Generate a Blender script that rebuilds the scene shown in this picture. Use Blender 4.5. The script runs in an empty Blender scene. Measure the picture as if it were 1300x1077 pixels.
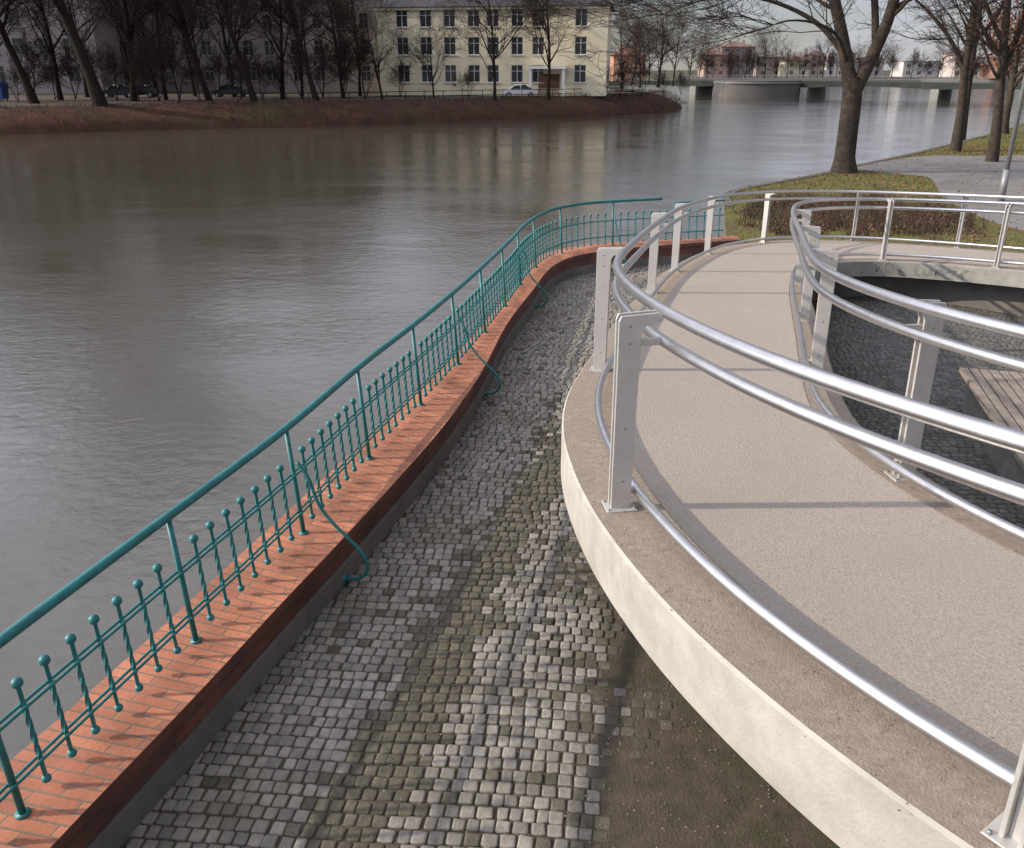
import bpy, math, random
from mathutils import Vector, Matrix, noise
from mathutils.geometry import tessellate_polygon
R = random.Random(7)
scene = bpy.context.scene
col = scene.collection

# ------------------------------------------------------------------ helpers
class MB:
    def __init__(s): s.v=[]; s.f=[]; s.m=[]; s.sm=[]; s.uv=[]
    def add(s, verts, faces, mat=0, smooth=False, uvs=None):
        o=len(s.v); s.v+= [tuple(p) for p in verts]
        s.uv += list(uvs) if uvs else [(0,0)]*len(verts)
        for f in faces:
            s.f.append(tuple(i+o for i in f)); s.m.append(mat); s.sm.append(smooth)
    def tube(s, path, r, sides=8, mat=0, smooth=True, cap=True):
        P=[Vector(p) for p in path]; n=len(P)
        rr=r if isinstance(r,(list,tuple)) else [r]*n
        T=[]
        for i in range(n):
            d=(P[min(i+1,n-1)]-P[max(i-1,0)])
            T.append(d.normalized() if d.length>1e-9 else Vector((0,0,1)))
        up=Vector((0,0,1)) if abs(T[0].z)<.9 else Vector((1,0,0))
        nx=T[0].cross(up).normalized()
        vs=[]
        for i in range(n):
            nx=(nx-T[i]*nx.dot(T[i])).normalized(); ny=T[i].cross(nx)
            for k in range(sides):
                a=2*math.pi*k/sides
                vs.append(P[i]+(nx*math.cos(a)+ny*math.sin(a))*rr[i])
        fs=[]
        for i in range(n-1):
            for k in range(sides):
                k2=(k+1)%sides
                fs.append((i*sides+k,i*sides+k2,(i+1)*sides+k2,(i+1)*sides+k))
        if cap and sides>3:
            fs.append(tuple(range(sides))[::-1]); fs.append(tuple((n-1)*sides+k for k in range(sides)))
        s.add(vs,fs,mat,smooth)
    def box(s,c,size,rz=0,mat=0):
        cx,cy,cz=c; a,b,h=[q/2 for q in size]; co,si=math.cos(rz),math.sin(rz)
        vs=[]
        for z in(-h,h):
            for x,y in((-a,-b),(a,-b),(a,b),(-a,b)):
                vs.append((cx+x*co-y*si,cy+x*si+y*co,cz+z))
        s.add(vs,[(3,2,1,0),(4,5,6,7),(0,1,5,4),(1,2,6,5),(2,3,7,6),(3,0,4,7)],mat)
    def prism(s,prof,y0,y1,mat=0):
        n=len(prof)
        vs=[(x,y0,z) for x,z in prof]+[(x,y1,z) for x,z in prof]
        fs=[tuple(range(n)),tuple(range(n,2*n))[::-1]]+[(i+n,(i+1)%n+n,(i+1)%n,i) for i in range(n)]
        s.add(vs,fs,mat)
    def sphere(s,c,r,seg=10,rings=7,mat=0,sc=(1,1,1)):
        vs=[];fs=[]
        for i in range(rings+1):
            t=math.pi*i/rings
            for k in range(seg):
                a=2*math.pi*k/seg
                vs.append((c[0]+r*sc[0]*math.sin(t)*math.cos(a),c[1]+r*sc[1]*math.sin(t)*math.sin(a),c[2]+r*sc[2]*math.cos(t)))
        for i in range(rings):
            for k in range(seg):
                k2=(k+1)%seg
                fs.append((i*seg+k,(i+1)*seg+k,(i+1)*seg+k2,i*seg+k2))
        s.add(vs,fs,mat,True)
    def mesh(s,name,mats):
        me=bpy.data.meshes.new(name); me.from_pydata(s.v,[],s.f)
        for m in mats: me.materials.append(m)
        me.polygons.foreach_set("material_index",s.m); me.polygons.foreach_set("use_smooth",s.sm)
        uvl=me.uv_layers.new(name="UVMap")
        li=[0]*len(me.loops); me.loops.foreach_get("vertex_index",li)
        fl=[]
        for i in li: fl+=s.uv[i]
        uvl.data.foreach_set("uv",fl)
        me.update(); return me
    def obj(s,name,mats,parent=None,bevel=0):
        return link(name,s.mesh(name,mats),parent,bevel)
def link(name,me,parent=None,bevel=0,loc=None,rot=None):
    o=bpy.data.objects.new(name,me); col.objects.link(o)
    if parent: o.parent=parent
    if loc is not None: o.location=loc
    if rot is not None: o.rotation_euler=rot
    if bevel:
        b=o.modifiers.new("bevel",'BEVEL'); b.width=bevel; b.segments=2; b.limit_method='ANGLE'
    return o
def top(o,label,cat,group=None):
    o["label"]=label; o["category"]=cat
    if group: o["group"]=group
    return o
def empty(name,loc,label,cat,group=None,rot=None):
    o=link(name,None,loc=loc,rot=rot); o.empty_display_size=.3
    return top(o,label,cat,group)
def cat_rom(pts,n=10):
    P=[Vector(p) for p in pts]; P=[2*P[0]-P[1]]+P+[2*P[-1]-P[-2]]; out=[]
    for i in range(1,len(P)-2):
        for k in range(n):
            t=k/n
            out.append(.5*((2*P[i])+(-P[i-1]+P[i+1])*t+(2*P[i-1]-5*P[i]+4*P[i+1]-P[i+2])*t*t+(-P[i-1]+3*P[i]-3*P[i+1]+P[i+2])*t**3))
    out.append(P[-2]); return out
def smooth(P,it):
    for _ in range(it):
        P=[P[0]]+[(P[i-1]+P[i]*2+P[i+1])/4 for i in range(1,len(P)-1)]+[P[-1]]
    return P
def resample(P,step=None,count=None):
    L=[0]
    for i in range(1,len(P)): L.append(L[-1]+(P[i]-P[i-1]).length)
    n=count or max(2,int(L[-1]/step)+1); out=[];j=0
    for k in range(n):
        d=L[-1]*k/(n-1)
        while j<len(P)-2 and L[j+1]<d: j+=1
        t=(d-L[j])/max(1e-9,L[j+1]-L[j]); out.append(P[j].lerp(P[j+1],min(1,t)))
    return out
def tang(P,i):
    return (P[min(i+1,len(P)-1)]-P[max(i-1,0)]).normalized()
def offs(P,d):   # positive = to the right of travel
    out=[]
    for i in range(len(P)):
        t=tang(P,i); out.append(P[i]+Vector((t.y,-t.x))*d)
    return out
def curve2(pts,step=.12,sm=6):
    return resample(smooth(resample(cat_rom(pts),step=step),sm),step=step)
def nearest(P,q):
    q=Vector(q); return min(range(len(P)),key=lambda i:(P[i]-q).length)
def arclen(P):
    L=[0]
    for i in range(1,len(P)): L.append(L[-1]+(P[i]-P[i-1]).length)
    return L
def ribbon(mb,A,B,za,zb,mat=0,smooth=False,vscale=None):
    """quad strip between curves A and B, uv in metres"""
    n=min(len(A),len(B)); L=arclen(A)
    vs=[];uv=[]
    for i in range(n):
        a=za(A[i]) if callable(za) else za; b=zb(B[i]) if callable(zb) else zb
        w=math.hypot((A[i]-B[i]).length,a-b)
        vs+= [(A[i].x,A[i].y,a),(B[i].x,B[i].y,b)]; uv+=[(L[i],0),(L[i],vscale or w)]
    mb.add(vs,[(2*i,2*i+1,2*i+3,2*i+2) for i in range(n-1)],mat,smooth,uv)
def polymesh(mb,pts,z,mat=0):
    v3=[Vector((p[0],p[1],0)) for p in pts]
    tris=tessellate_polygon([v3])
    zz=[z(p) if callable(z) else z for p in pts]
    fs=[]
    for t in tris:
        a,b,c=[v3[i] for i in t]
        fs.append(tuple(t) if (b-a).cross(c-a).z>0 else (t[0],t[2],t[1]))
    mb.add([(p[0],p[1],h) for p,h in zip(pts,zz)],fs,mat)
def inpoly(p,poly):
    x,y=p; c=False; n=len(poly); j=n-1
    for i in range(n):
        xi,yi=poly[i][0],poly[i][1]; xj,yj=poly[j][0],poly[j][1]
        if (yi>y)!=(yj>y) and x<(xj-xi)*(y-yi)/(yj-yi)+xi: c=not c
        j=i
    return c
def clamp(x,a=0,b=1): return max(a,min(b,x))

# ------------------------------------------------------------------ materials
def mat(name,c1,c2=None,scale=5,rough=.8,metal=0,bump=0,bscale=None,c3=None,scale3=1,detail=6,coord='Object',rand=0,lo=.35,hi=.65,spec=None,fac3=(.5,.65)):
    m=bpy.data.materials.new(name); m.use_nodes=True; nt=m.node_tree; N=nt.nodes; L=nt.links
    b=N["Principled BSDF"]; b.inputs["Roughness"].default_value=rough; b.inputs["Metallic"].default_value=metal
    if spec is not None: b.inputs["Specular IOR Level"].default_value=spec
    tc=N.new("ShaderNodeTexCoord"); src=tc.outputs[coord]
    def noise_(sc,dt=detail):
        n=N.new("ShaderNodeTexNoise"); n.inputs["Scale"].default_value=sc; n.inputs["Detail"].default_value=dt; n.inputs["Roughness"].default_value=.65
        L.new(src,n.inputs["Vector"]); return n.outputs["Fac"]
    def ramp(fac,a,bb,ca=(0,0,0,1),cb=(1,1,1,1)):
        r=N.new("ShaderNodeValToRGB"); r.color_ramp.elements[0].position=a; r.color_ramp.elements[1].position=bb
        r.color_ramp.elements[0].color=ca; r.color_ramp.elements[1].color=cb; L.new(fac,r.inputs[0]); return r.outputs[0]
    def mix(f,a,bb):
        x=N.new("ShaderNodeMix"); x.data_type='RGBA'
        if hasattr(f,'links'): L.new(f,x.inputs[0])
        else: x.inputs[0].default_value=f
        for s_,q in((6,a),(7,bb)):
            if hasattr(q,'links'): L.new(q,x.inputs[s_])
            else: x.inputs[s_].default_value=(*q,1)
        return x.outputs[2]
    c=c1
    if c2: c=mix(ramp(noise_(scale),lo,hi),c1,c2)
    if c3: c=mix(ramp(noise_(scale3),*fac3),c,c3)
    if rand:
        g=N.new("ShaderNodeNewGeometry"); mr=N.new("ShaderNodeMapRange"); mr.inputs[3].default_value=1-rand; mr.inputs[4].default_value=1+rand
        L.new(g.outputs["Random Per Island"],mr.inputs[0])
        h=N.new("ShaderNodeHueSaturation"); L.new(mr.outputs[0],h.inputs["Value"])
        if hasattr(c,'links'): L.new(c,h.inputs["Color"])
        else: h.inputs["Color"].default_value=(*c,1)
        c=h.outputs[0]
    if hasattr(c,'links'): L.new(c,b.inputs["Base Color"])
    else: b.inputs["Base Color"].default_value=(*c,1)
    if bump:
        bp=N.new("ShaderNodeBump"); bp.inputs["Strength"].default_value=bump; bp.inputs["Distance"].default_value=.02
        L.new(noise_(bscale or scale*4),bp.inputs["Height"]); L.new(bp.outputs[0],b.inputs["Normal"])
    return m
def brickmat(name,c1,c2,mortar,bw,rh,swap,msize=.006,offset=.5):
    m=bpy.data.materials.new(name); m.use_nodes=True; nt=m.node_tree; N=nt.nodes; L=nt.links; b=N["Principled BSDF"]
    b.inputs["Roughness"].default_value=.75
    uv=N.new("ShaderNodeUVMap"); sp=N.new("ShaderNodeSeparateXYZ"); cb=N.new("ShaderNodeCombineXYZ"); L.new(uv.outputs[0],sp.inputs[0])
    L.new(sp.outputs[0],cb.inputs[1 if swap else 0]); L.new(sp.outputs[1],cb.inputs[0 if swap else 1])
    t=N.new("ShaderNodeTexBrick"); L.new(cb.outputs[0],t.inputs["Vector"])
    t.inputs["Color1"].default_value=(*c1,1); t.inputs["Color2"].default_value=(*c2,1); t.inputs["Mortar"].default_value=(*mortar,1)
    t.inputs["Scale"].default_value=1; t.inputs["Mortar Size"].default_value=msize; t.inputs["Brick Width"].default_value=bw; t.inputs["Row Height"].default_value=rh; t.offset=offset
    t.inputs["Mortar Smooth"].default_value=.3
    n=N.new("ShaderNodeTexNoise"); n.inputs["Scale"].default_value=2.2; n.inputs["Detail"].default_value=8; L.new(uv.outputs[0],n.inputs["Vector"])
    n2=N.new("ShaderNodeTexNoise"); n2.inputs["Scale"].default_value=45; n2.inputs["Detail"].default_value=5; L.new(uv.outputs[0],n2.inputs["Vector"])
    mr=N.new("ShaderNodeMapRange"); mr.inputs[1].default_value=.3; mr.inputs[2].default_value=.7; mr.inputs[3].default_value=.6; mr.inputs[4].default_value=1.22; L.new(n.outputs[0],mr.inputs[0])
    mr2=N.new("ShaderNodeMapRange"); mr2.inputs[3].default_value=.65; mr2.inputs[4].default_value=1.35; L.new(n2.outputs[0],mr2.inputs[0])
    mu=N.new("ShaderNodeMath"); mu.operation='MULTIPLY'; L.new(mr.outputs[0],mu.inputs[0]); L.new(mr2.outputs[0],mu.inputs[1])
    h=N.new("ShaderNodeHueSaturation"); L.new(t.outputs["Color"],h.inputs["Color"]); L.new(mu.outputs[0],h.inputs["Value"]); L.new(h.outputs[0],b.inputs["Base Color"])
    bp=N.new("ShaderNodeBump"); bp.invert=True; bp.inputs["Strength"].default_value=.6; bp.inputs["Distance"].default_value=.006; L.new(t.outputs["Fac"],bp.inputs["Height"]); L.new(bp.outputs[0],b.inputs["Normal"])
    return m

M_coat=mat("deck_coating",(.445,.38,.32),(.275,.23,.19),scale=80,rough=.95,bump=.7,bscale=120,c3=(.33,.28,.235),scale3=1.3,lo=.35,hi=.68,fac3=(.4,.85))
M_dirtstrip=mat("dirty_concrete",(.39,.32,.255),(.22,.175,.135),scale=26,rough=.95,bump=.8,bscale=110,c3=(.28,.225,.175),scale3=2.5,lo=.3,hi=.7,fac3=(.4,.75))
M_fascia=mat("pale_concrete",(.41,.38,.335),(.32,.295,.255),scale=7,rough=.85,bump=.3,bscale=60,c3=(.22,.20,.165),scale3=2.2,lo=.3,hi=.7,fac3=(.45,.85))
M_conc=mat("grey_concrete",(.30,.29,.26),(.20,.195,.17),scale=4,rough=.9,bump=.3,bscale=50)
M_quay=mat("mossy_quay_concrete",(.11,.105,.08),(.07,.072,.045),scale=4,rough=.9,bump=.3,bscale=50)
M_benchb=mat("bench_base_concrete",(.20,.19,.17),(.13,.125,.11),scale=4,rough=.9,bump=.3,bscale=50)
M_plinth=mat("wall_plinth_concrete",(.17,.155,.14),(.11,.10,.09),scale=3,rough=.9,bump=.3,bscale=40)
M_soil=mat("moist_soil",(.110,.083,.055),(.050,.040,.028),scale=9,rough=1,bump=1,bscale=60,c3=(.060,.058,.027),scale3=2,lo=.35,hi=.7)
M_sett=mat("granite_sett",(.265,.24,.205),(.175,.158,.135),scale=25,rough=.8,bump=.5,bscale=90,c3=(.13,.115,.08),scale3=1.1,rand=.28,fac3=(.48,.75))
M_sett2=mat("mossy_shaded_granite_sett",(.115,.100,.072),(.066,.060,.040),scale=20,rough=.9,bump=.5,bscale=90,rand=.28)  # dark stones for moss, and for the railing shadow put into the colour
M_sett3=mat("dark_courtyard_sett",(.125,.118,.105),(.082,.078,.070),scale=20,rough=.85,bump=.5,bscale=90,rand=.3)  # darker setts used throughout the courtyard
M_steel=mat("brushed_stainless_steel",(.66,.65,.635),(.56,.55,.54),scale=12,rough=.34,metal=1,bump=.03,bscale=200)
M_galv=mat("galvanised_steel_plate",(.50,.48,.45),(.44,.42,.395),scale=18,rough=.5,metal=.4,bump=.05,bscale=80,c3=(.37,.35,.325),scale3=7,fac3=(.58,.85))
M_bolt=mat("dark_bolt",(.28,.27,.25),rough=.5,metal=.5)
M_pole=mat("grey_pole_paint",(.22,.22,.22),rough=.5,metal=.3)
M_teal=mat("teal_paint",(.014,.175,.172),(.011,.12,.122),scale=10,rough=.46,bump=.08,bscale=60,c3=(.02,.08,.08),scale3=22,fac3=(.58,.72))
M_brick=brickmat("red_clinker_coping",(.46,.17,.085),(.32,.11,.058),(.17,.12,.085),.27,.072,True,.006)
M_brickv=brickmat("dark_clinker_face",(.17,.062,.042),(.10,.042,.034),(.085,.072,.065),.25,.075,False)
M_grass=mat("winter_grass",(.105,.115,.034),(.145,.125,.054),scale=2.5,rough=1,bump=1,bscale=40,c3=(.12,.09,.05),scale3=.7,fac3=(.45,.65),spec=.1)
M_path=mat("pavement_asphalt",(.225,.215,.205),(.18,.17,.16),scale=3,rough=1,bump=.2,bscale=60,c3=(.14,.13,.12),scale3=.5,fac3=(.5,.75),spec=.1)
M_bank=mat("leafy_bank",(.085,.040,.028),(.042,.026,.020),scale=.8,rough=1,bump=1,bscale=6,c3=(.055,.05,.022),scale3=.15,fac3=(.5,.7),spec=.1)
M_street=mat("quay_street",(.11,.088,.075),(.07,.054,.046),scale=.4,rough=1,spec=.1)
M_far=mat("distant_ground",(.10,.085,.06),(.07,.06,.045),scale=.1,rough=1,spec=.1)
M_bark=mat("tree_bark",(.072,.055,.043),(.034,.028,.023),scale=6,rough=1,bump=.8,bscale=25,spec=.15)
M_barkd=mat("dark_tree_bark",(.032,.022,.018),(.018,.013,.011),scale=3,rough=1,spec=.15)
M_twig=mat("dark_twigs",(.050,.034,.028),(.030,.021,.018),scale=2,rough=1,spec=.15)
M_leafb=mat("dry_brown_leaf",(.20,.075,.03),(.12,.05,.025),scale=3,rough=.9,rand=.4)
M_bush=mat("brown_groundcover_leaf",(.13,.072,.05),(.085,.052,.036),scale=2,rough=.95,rand=.6,c3=(.085,.085,.035),scale3=1.5,fac3=(.52,.7))
M_brush=mat("dry_reed",(.085,.045,.033),(.052,.031,.024),scale=.5,rough=1,rand=.5,spec=.1)
M_blade=mat("grass_blade",(.12,.135,.034),(.17,.155,.058),scale=1,rough=.95,rand=.35,spec=.15)
M_stone=mat("gravel_stone",(.27,.23,.19),(.15,.13,.105),scale=30,rough=.9,rand=.5)
M_glass=mat("window_glass",(.02,.024,.03),rough=.12,spec=.5)
M_white=mat("white_paint",(.72,.71,.68),rough=.5)
M_dframe=mat("dull_window_frame",(.22,.20,.19),rough=.7)
M_wood=mat("weathered_bench_wood",(.30,.245,.20),(.18,.145,.115),scale=8,rough=.8,bump=.3,bscale=50)
M_roof=mat("slate_roof",(.06,.05,.055),(.04,.035,.04),scale=2,rough=.7)
M_graf=mat("graffiti_paint",(.06,.06,.052),(.13,.13,.11),scale=9,rough=.8)
def wallm(n,c): return mat(n,c,tuple(q*.86 for q in c),scale=.6,rough=.9,c3=tuple(q*.75 for q in c),scale3=.25,fac3=(.55,.75))

# ------------------------------------------------------------------ world, sun, camera
SE=math.radians(25)
sd=Vector((-math.cos(SE),-.04,math.sin(SE))).normalized()
w=bpy.data.worlds.new("World"); scene.world=w; w.use_nodes=True; nt=w.node_tree; N=nt.nodes; L=nt.links
bg=N["Background"]; bg.inputs[1].default_value=.053
sky=N.new("ShaderNodeTexSky"); sky.sky_type='NISHITA'; sky.sun_disc=False
sky.sun_elevation=SE; sky.sun_rotation=math.radians(-93); sky.dust_density=.3
tc=N.new("ShaderNodeTexCoord"); mp=N.new("ShaderNodeMapping"); mp.inputs["Scale"].default_value=(1,1,2.4); L.new(tc.outputs["Generated"],mp.inputs[0])
nz=N.new("ShaderNodeTexNoise"); nz.inputs["Scale"].default_value=2.1; nz.inputs["Detail"].default_value=9; nz.inputs["Roughness"].default_value=.56; nz.inputs["Distortion"].default_value=.3
L.new(mp.outputs[0],nz.inputs[0])
rp=N.new("ShaderNodeValToRGB"); rp.color_ramp.elements[0].position=.40; rp.color_ramp.elements[1].position=.58
rp.color_ramp.elements[0].color=(.22,.22,.22,1); L.new(nz.outputs[0],rp.inputs[0])
# thin cloud is brighter towards the sun
dt=N.new("ShaderNodeVectorMath"); dt.operation='DOT_PRODUCT'; L.new(tc.outputs["Generated"],dt.inputs[0]); dt.inputs[1].default_value=sd
mxx=N.new("ShaderNodeMath"); mxx.operation='MAXIMUM'; L.new(dt.outputs["Value"],mxx.inputs[0]); mxx.inputs[1].default_value=0
pw=N.new("ShaderNodeMath"); pw.operation='POWER'; L.new(mxx.outputs[0],pw.inputs[0]); pw.inputs[1].default_value=1.3
ma=N.new("ShaderNodeMath"); ma.operation='MULTIPLY_ADD'; L.new(pw.outputs[0],ma.inputs[0]); ma.inputs[1].default_value=3.4; ma.inputs[2].default_value=1.0
vs_=N.new("ShaderNodeVectorMath"); vs_.operation='SCALE'; vs_.inputs[0].default_value=(12.8,13.1,15.4); L.new(ma.outputs[0],vs_.inputs["Scale"])
mx=N.new("ShaderNodeMix"); mx.data_type='RGBA'; L.new(rp.outputs[0],mx.inputs[0]); L.new(sky.outputs[0],mx.inputs[6]); L.new(vs_.outputs[0],mx.inputs[7])
L.new(mx.outputs[2],bg.inputs[0])
sl=bpy.data.lights.new("sun","SUN"); sl.energy=5.0; sl.angle=math.radians(.8); sl.color=(1,.90,.74)
so=bpy.data.objects.new("sun",sl); col.objects.link(so)
so.rotation_euler=(-sd).to_track_quat('-Z','Y').to_euler(); so.location=(-20,0,30)
cam=bpy.data.cameras.new("camera"); co=bpy.data.objects.new("camera",cam); col.objects.link(co); scene.camera=co
cam.lens=29.63; cam.sensor_width=36; cam.shift_y=-.0342; cam.clip_start=.05; cam.clip_end=4000
co.location=(0,0,3.6); co.rotation_euler=(math.radians(90-20.78),0,0)
scene.view_settings.view_transform='Standard'; scene.view_settings.look='None'; scene.view_settings.exposure=0

# ------------------------------------------------------------------ curves of the place
OUT=curve2([(3.8,-.9),(2.6,-.1),(1.75,.75),(1.2,1.45),(.99,1.78),(.82,2.1),(.59,2.67),(.42,3.35),(.34,3.92),(.31,4.5),(.33,5.0),(.41,5.6),(.55,6.2),(.72,6.88),(1.15,8.52),(1.9,11.09),(2.76,13.28),(3.61,14.95),(4.7,16.2),(5.9,16.8),(7.1,16.6),(8.4,15.7),(9.6,14.3),(10.6,12.4)])
INN=curve2([(4.8,.9),(3.7,1.5),(2.95,2.3),(2.5,2.95),(2.3,3.5),(2.2,4.0),(2.17,4.5),(2.22,5.1),(2.46,6.05),(2.86,7.4),(3.25,8.75),(3.72,10.3),(4.3,11.9),(4.95,13.0),(5.75,13.45),(6.5,13.25),(7.3,12.7),(8.2,11.7),(8.9,10.2)])
def dz(p): return 1.95-.087*p[1]-.012*p[0]
n=260; OUTn=resample(OUT,count=n)
INNn=resample(INN,count=n)

# ------------------------------------------------------------------ water + ground
mw=bpy.data.materials.new("river_water"); mw.use_nodes=True; nt=mw.node_tree; N=nt.nodes; L=nt.links; b=N["Principled BSDF"]
b.inputs["Base Color"].default_value=(.066,.058,.042,1); b.inputs["Roughness"].default_value=.03; b.inputs["IOR"].default_value=1.6
tc=N.new("ShaderNodeTexCoord")
def nse(scale,sx,sy,dt,rot=0):
    mp=N.new("ShaderNodeMapping"); mp.inputs["Scale"].default_value=(sx,sy,1); mp.inputs["Rotation"].default_value=(0,0,rot); L.new(tc.outputs["Object"],mp.inputs[0])
    n_=N.new("ShaderNodeTexNoise"); n_.inputs["Scale"].default_value=scale; n_.inputs["Detail"].default_value=dt; n_.inputs["Roughness"].default_value=.56; n_.inputs["Distortion"].default_value=.6; L.new(mp.outputs[0],n_.inputs[0]); return n_.outputs[0]
a=nse(3.4,1,1.5,6,.3); c_=nse(.4,1,1.6,3,.5); patch=nse(.11,1,2,3,.2)
mr=N.new("ShaderNodeMapRange"); mr.inputs[1].default_value=.38; mr.inputs[2].default_value=.62; mr.inputs[3].default_value=.35; mr.inputs[4].default_value=1.0; L.new(patch,mr.inputs[0])
mu=N.new("ShaderNodeMath"); mu.operation='MULTIPLY'; L.new(a,mu.inputs[0]); L.new(mr.outputs[0],mu.inputs[1])
ad=N.new("ShaderNodeMath"); ad.operation='MULTIPLY_ADD'; L.new(c_,ad.inputs[0]); ad.inputs[1].default_value=.8; L.new(mu.outputs[0],ad.inputs[2])
bp=N.new("ShaderNodeBump"); bp.inputs["Strength"].default_value=.38; bp.inputs["Distance"].default_value=.045; L.new(ad.outputs[0],bp.inputs["Height"]); L.new(bp.outputs[0],b.inputs["Normal"])
mb=MB(); mb.add([(-1500,-300,-1.6),(2000,-300,-1.6),(2000,3000,-1.6),(-1500,3000,-1.6)],[(0,1,2,3)])
o=mb.obj("water",[mw]); o["kind"]="structure"
mb=MB(); mb.add([(-1500,-300,-3.2),(2000,-300,-3.2),(2000,3000,-3.2),(-1500,3000,-3.2)],[(0,1,2,3)])
o=mb.obj("ground",[M_soil]); o["kind"]="structure"

# embankment wall curves
WI=curve2([(-2.75,0.2),(-2.3,1.9),(-2.06,2.77),(-1.92,3.2),(-1.73,3.8),(-1.5,4.6),(-1.25,5.4),(-.92,6.55),(-.69,7.4),(-.50,8.3),(-.35,9.1),(-.09,10.95),(.33,12.93),(.55,14.03),(.92,15.05),(1.64,15.78),(3.08,16.4),(4.6,16.9)],sm=14)
F=curve2([(-3.0,.4),(-2.75,1.2),(-2.47,2.1),(-2.2,3.1),(-1.9,4.15),(-1.54,5.42),(-1.22,6.85),(-.87,8.2),(-.5,9.8),(-.02,12.15),(.3,13.9),(.72,15.2),(1.36,16.0),(2.26,16.42),(3.0,16.64),(4.25,16.95)],step=.05,sm=8)
WO=curve2([(-3.3,.2),(-2.95,1.6),(-2.72,2.5),(-2.5,3.2),(-2.25,3.98),(-1.93,5.1),(-1.46,6.75),(-1.1,8.1),(-.78,9.3),(-.52,10.3),(-.17,12.2),(.15,14.0),(.5,15.35),(1.2,16.2),(2.2,16.65),(3.2,16.9),(4.6,17.3)],sm=6)
WIn=resample(WI,count=220); WOn=resample(WO,count=220)
mb=MB(); xs=[-3+.25*i for i in range(61)]; ys=[-1.5+.25*i for i in range(76)]
vs=[];fs=[]
for j,y in enumerate(ys):
    for i,x in enumerate(xs):
        vs.append((x,y,.008*noise.noise(Vector((x*1.3,y*1.3,0)))))
nx_=len(xs)
def wallx(y):
    best=min(WIn,key=lambda p:abs(p.y-y)); return best.x
for j in range(len(ys)-1):
    for i in range(nx_-1):
        cx,cy=xs[i]+.125,ys[j]+.125
        if cy<15.2 and cx>wallx(cy)-.35 or (15.2<=cy<16 and cx>1.2):
            fs.append((j*nx_+i,j*nx_+i+1,(j+1)*nx_+i+1,(j+1)*nx_+i))
mb.add(vs,fs,0,True); o=mb.obj("promenade_ground",[M_soil]); o["kind"]="structure"

# granite setts (real stones)
OUTp=[(p.x,p.y) for p in offs(OUTn,.9)]
regA=[(p.x,p.y) for p in WIn if p.y>.8]+[(3.4,15.6)]+[q for q in OUTp[::-1] if .6<q[1]<14]
regB=[(p.x,p.y) for p in offs(INN,-.40)]+[(9.5,3)]
mb=MB(); rot=math.radians(-7); cr,sr=math.cos(rot),math.sin(rot)
WX={}
def wx_(y):
    k=round(y*10)
    if k not in WX: WX[k]=wallx(k/10)
    return WX[k]
y=-2.0; cnt=0
while y<19:
    rh=R.uniform(.076,.085); x=-4.5+R.uniform(0,.1)
    while x<10:
        wd=R.uniform(.067,.092)
        yy=y+.05*math.sin(x*1.1+y*.35)+.006*math.sin(x*4.1+y)
        X=x*cr-yy*sr; Y=x*sr+yy*cr
        inB=inpoly((X,Y),regB)
        if inB or inpoly((X,Y),regA):
            inA=not inB
            sink=0; moss_shade=.04  # chance of a dark stone, from moss and painted shadow together
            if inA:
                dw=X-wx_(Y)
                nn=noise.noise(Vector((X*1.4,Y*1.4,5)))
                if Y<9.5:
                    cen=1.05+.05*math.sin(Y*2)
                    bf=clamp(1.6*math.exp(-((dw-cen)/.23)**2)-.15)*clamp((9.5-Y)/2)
                    moss_shade+=1.0*bf; sink+=.003*bf*(1+1.5*nn)  # shadow of the railing bars painted as a band of darker setts
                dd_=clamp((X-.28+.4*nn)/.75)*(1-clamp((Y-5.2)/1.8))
                sink+=.022*dd_*R.uniform(.75,1.12); moss_shade+=1.6*dd_
                dd2=clamp((3.8-Y)/1.2)*clamp((X+.7)/.6); sink+=.002*dd2; moss_shade+=.15*dd2
            sink+=.003*max(0,noise.noise(Vector((X*1.1,Y*1.1,5)))*2)
            h=R.uniform(.011,.014)-sink
            if h>.001 and R.random()>.003:
                mi=(1 if R.random()<moss_shade else 0) if inA else 2
                a_,b_=wd/2-R.uniform(.0025,.0042),rh/2-R.uniform(.0025,.0042); th=rot+R.uniform(-.04,.04)
                ct,st=math.cos(th),math.sin(th); tx,ty=R.uniform(-.035,.035),R.uniform(-.035,.035)
                vs=[]
                k8=[(1,.82),(.82,1),(-.82,1),(-1,.82),(-1,-.82),(-.82,-1),(.82,-1),(1,-.82)]
                jit=[(R.uniform(.88,1.03),R.uniform(.88,1.03)) for _ in k8]
                for zz,sc in((-.02,1.0),(h*.6,1.0),(h*.97,.93),(h*1.01,.6)):
                    for (u,v_),(j1,j2) in zip(k8,jit):
                        px,py=u*a_*sc*j1,v_*b_*sc*j2
                        vs.append((X+px*ct-py*st,Y+px*st+py*ct,zz+(tx*px+ty*py if zz>0 else 0)))
                fs=[(r*8+k,r*8+(k+1)%8,(r+1)*8+(k+1)%8,(r+1)*8+k) for r in range(3) for k in range(8)]+[tuple(24+k for k in range(8))]
                mb.add(vs,fs,mi,True); cnt+=1
        x+=wd
    y+=rh
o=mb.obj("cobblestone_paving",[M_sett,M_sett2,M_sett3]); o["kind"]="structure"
print("setts",cnt)

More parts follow.
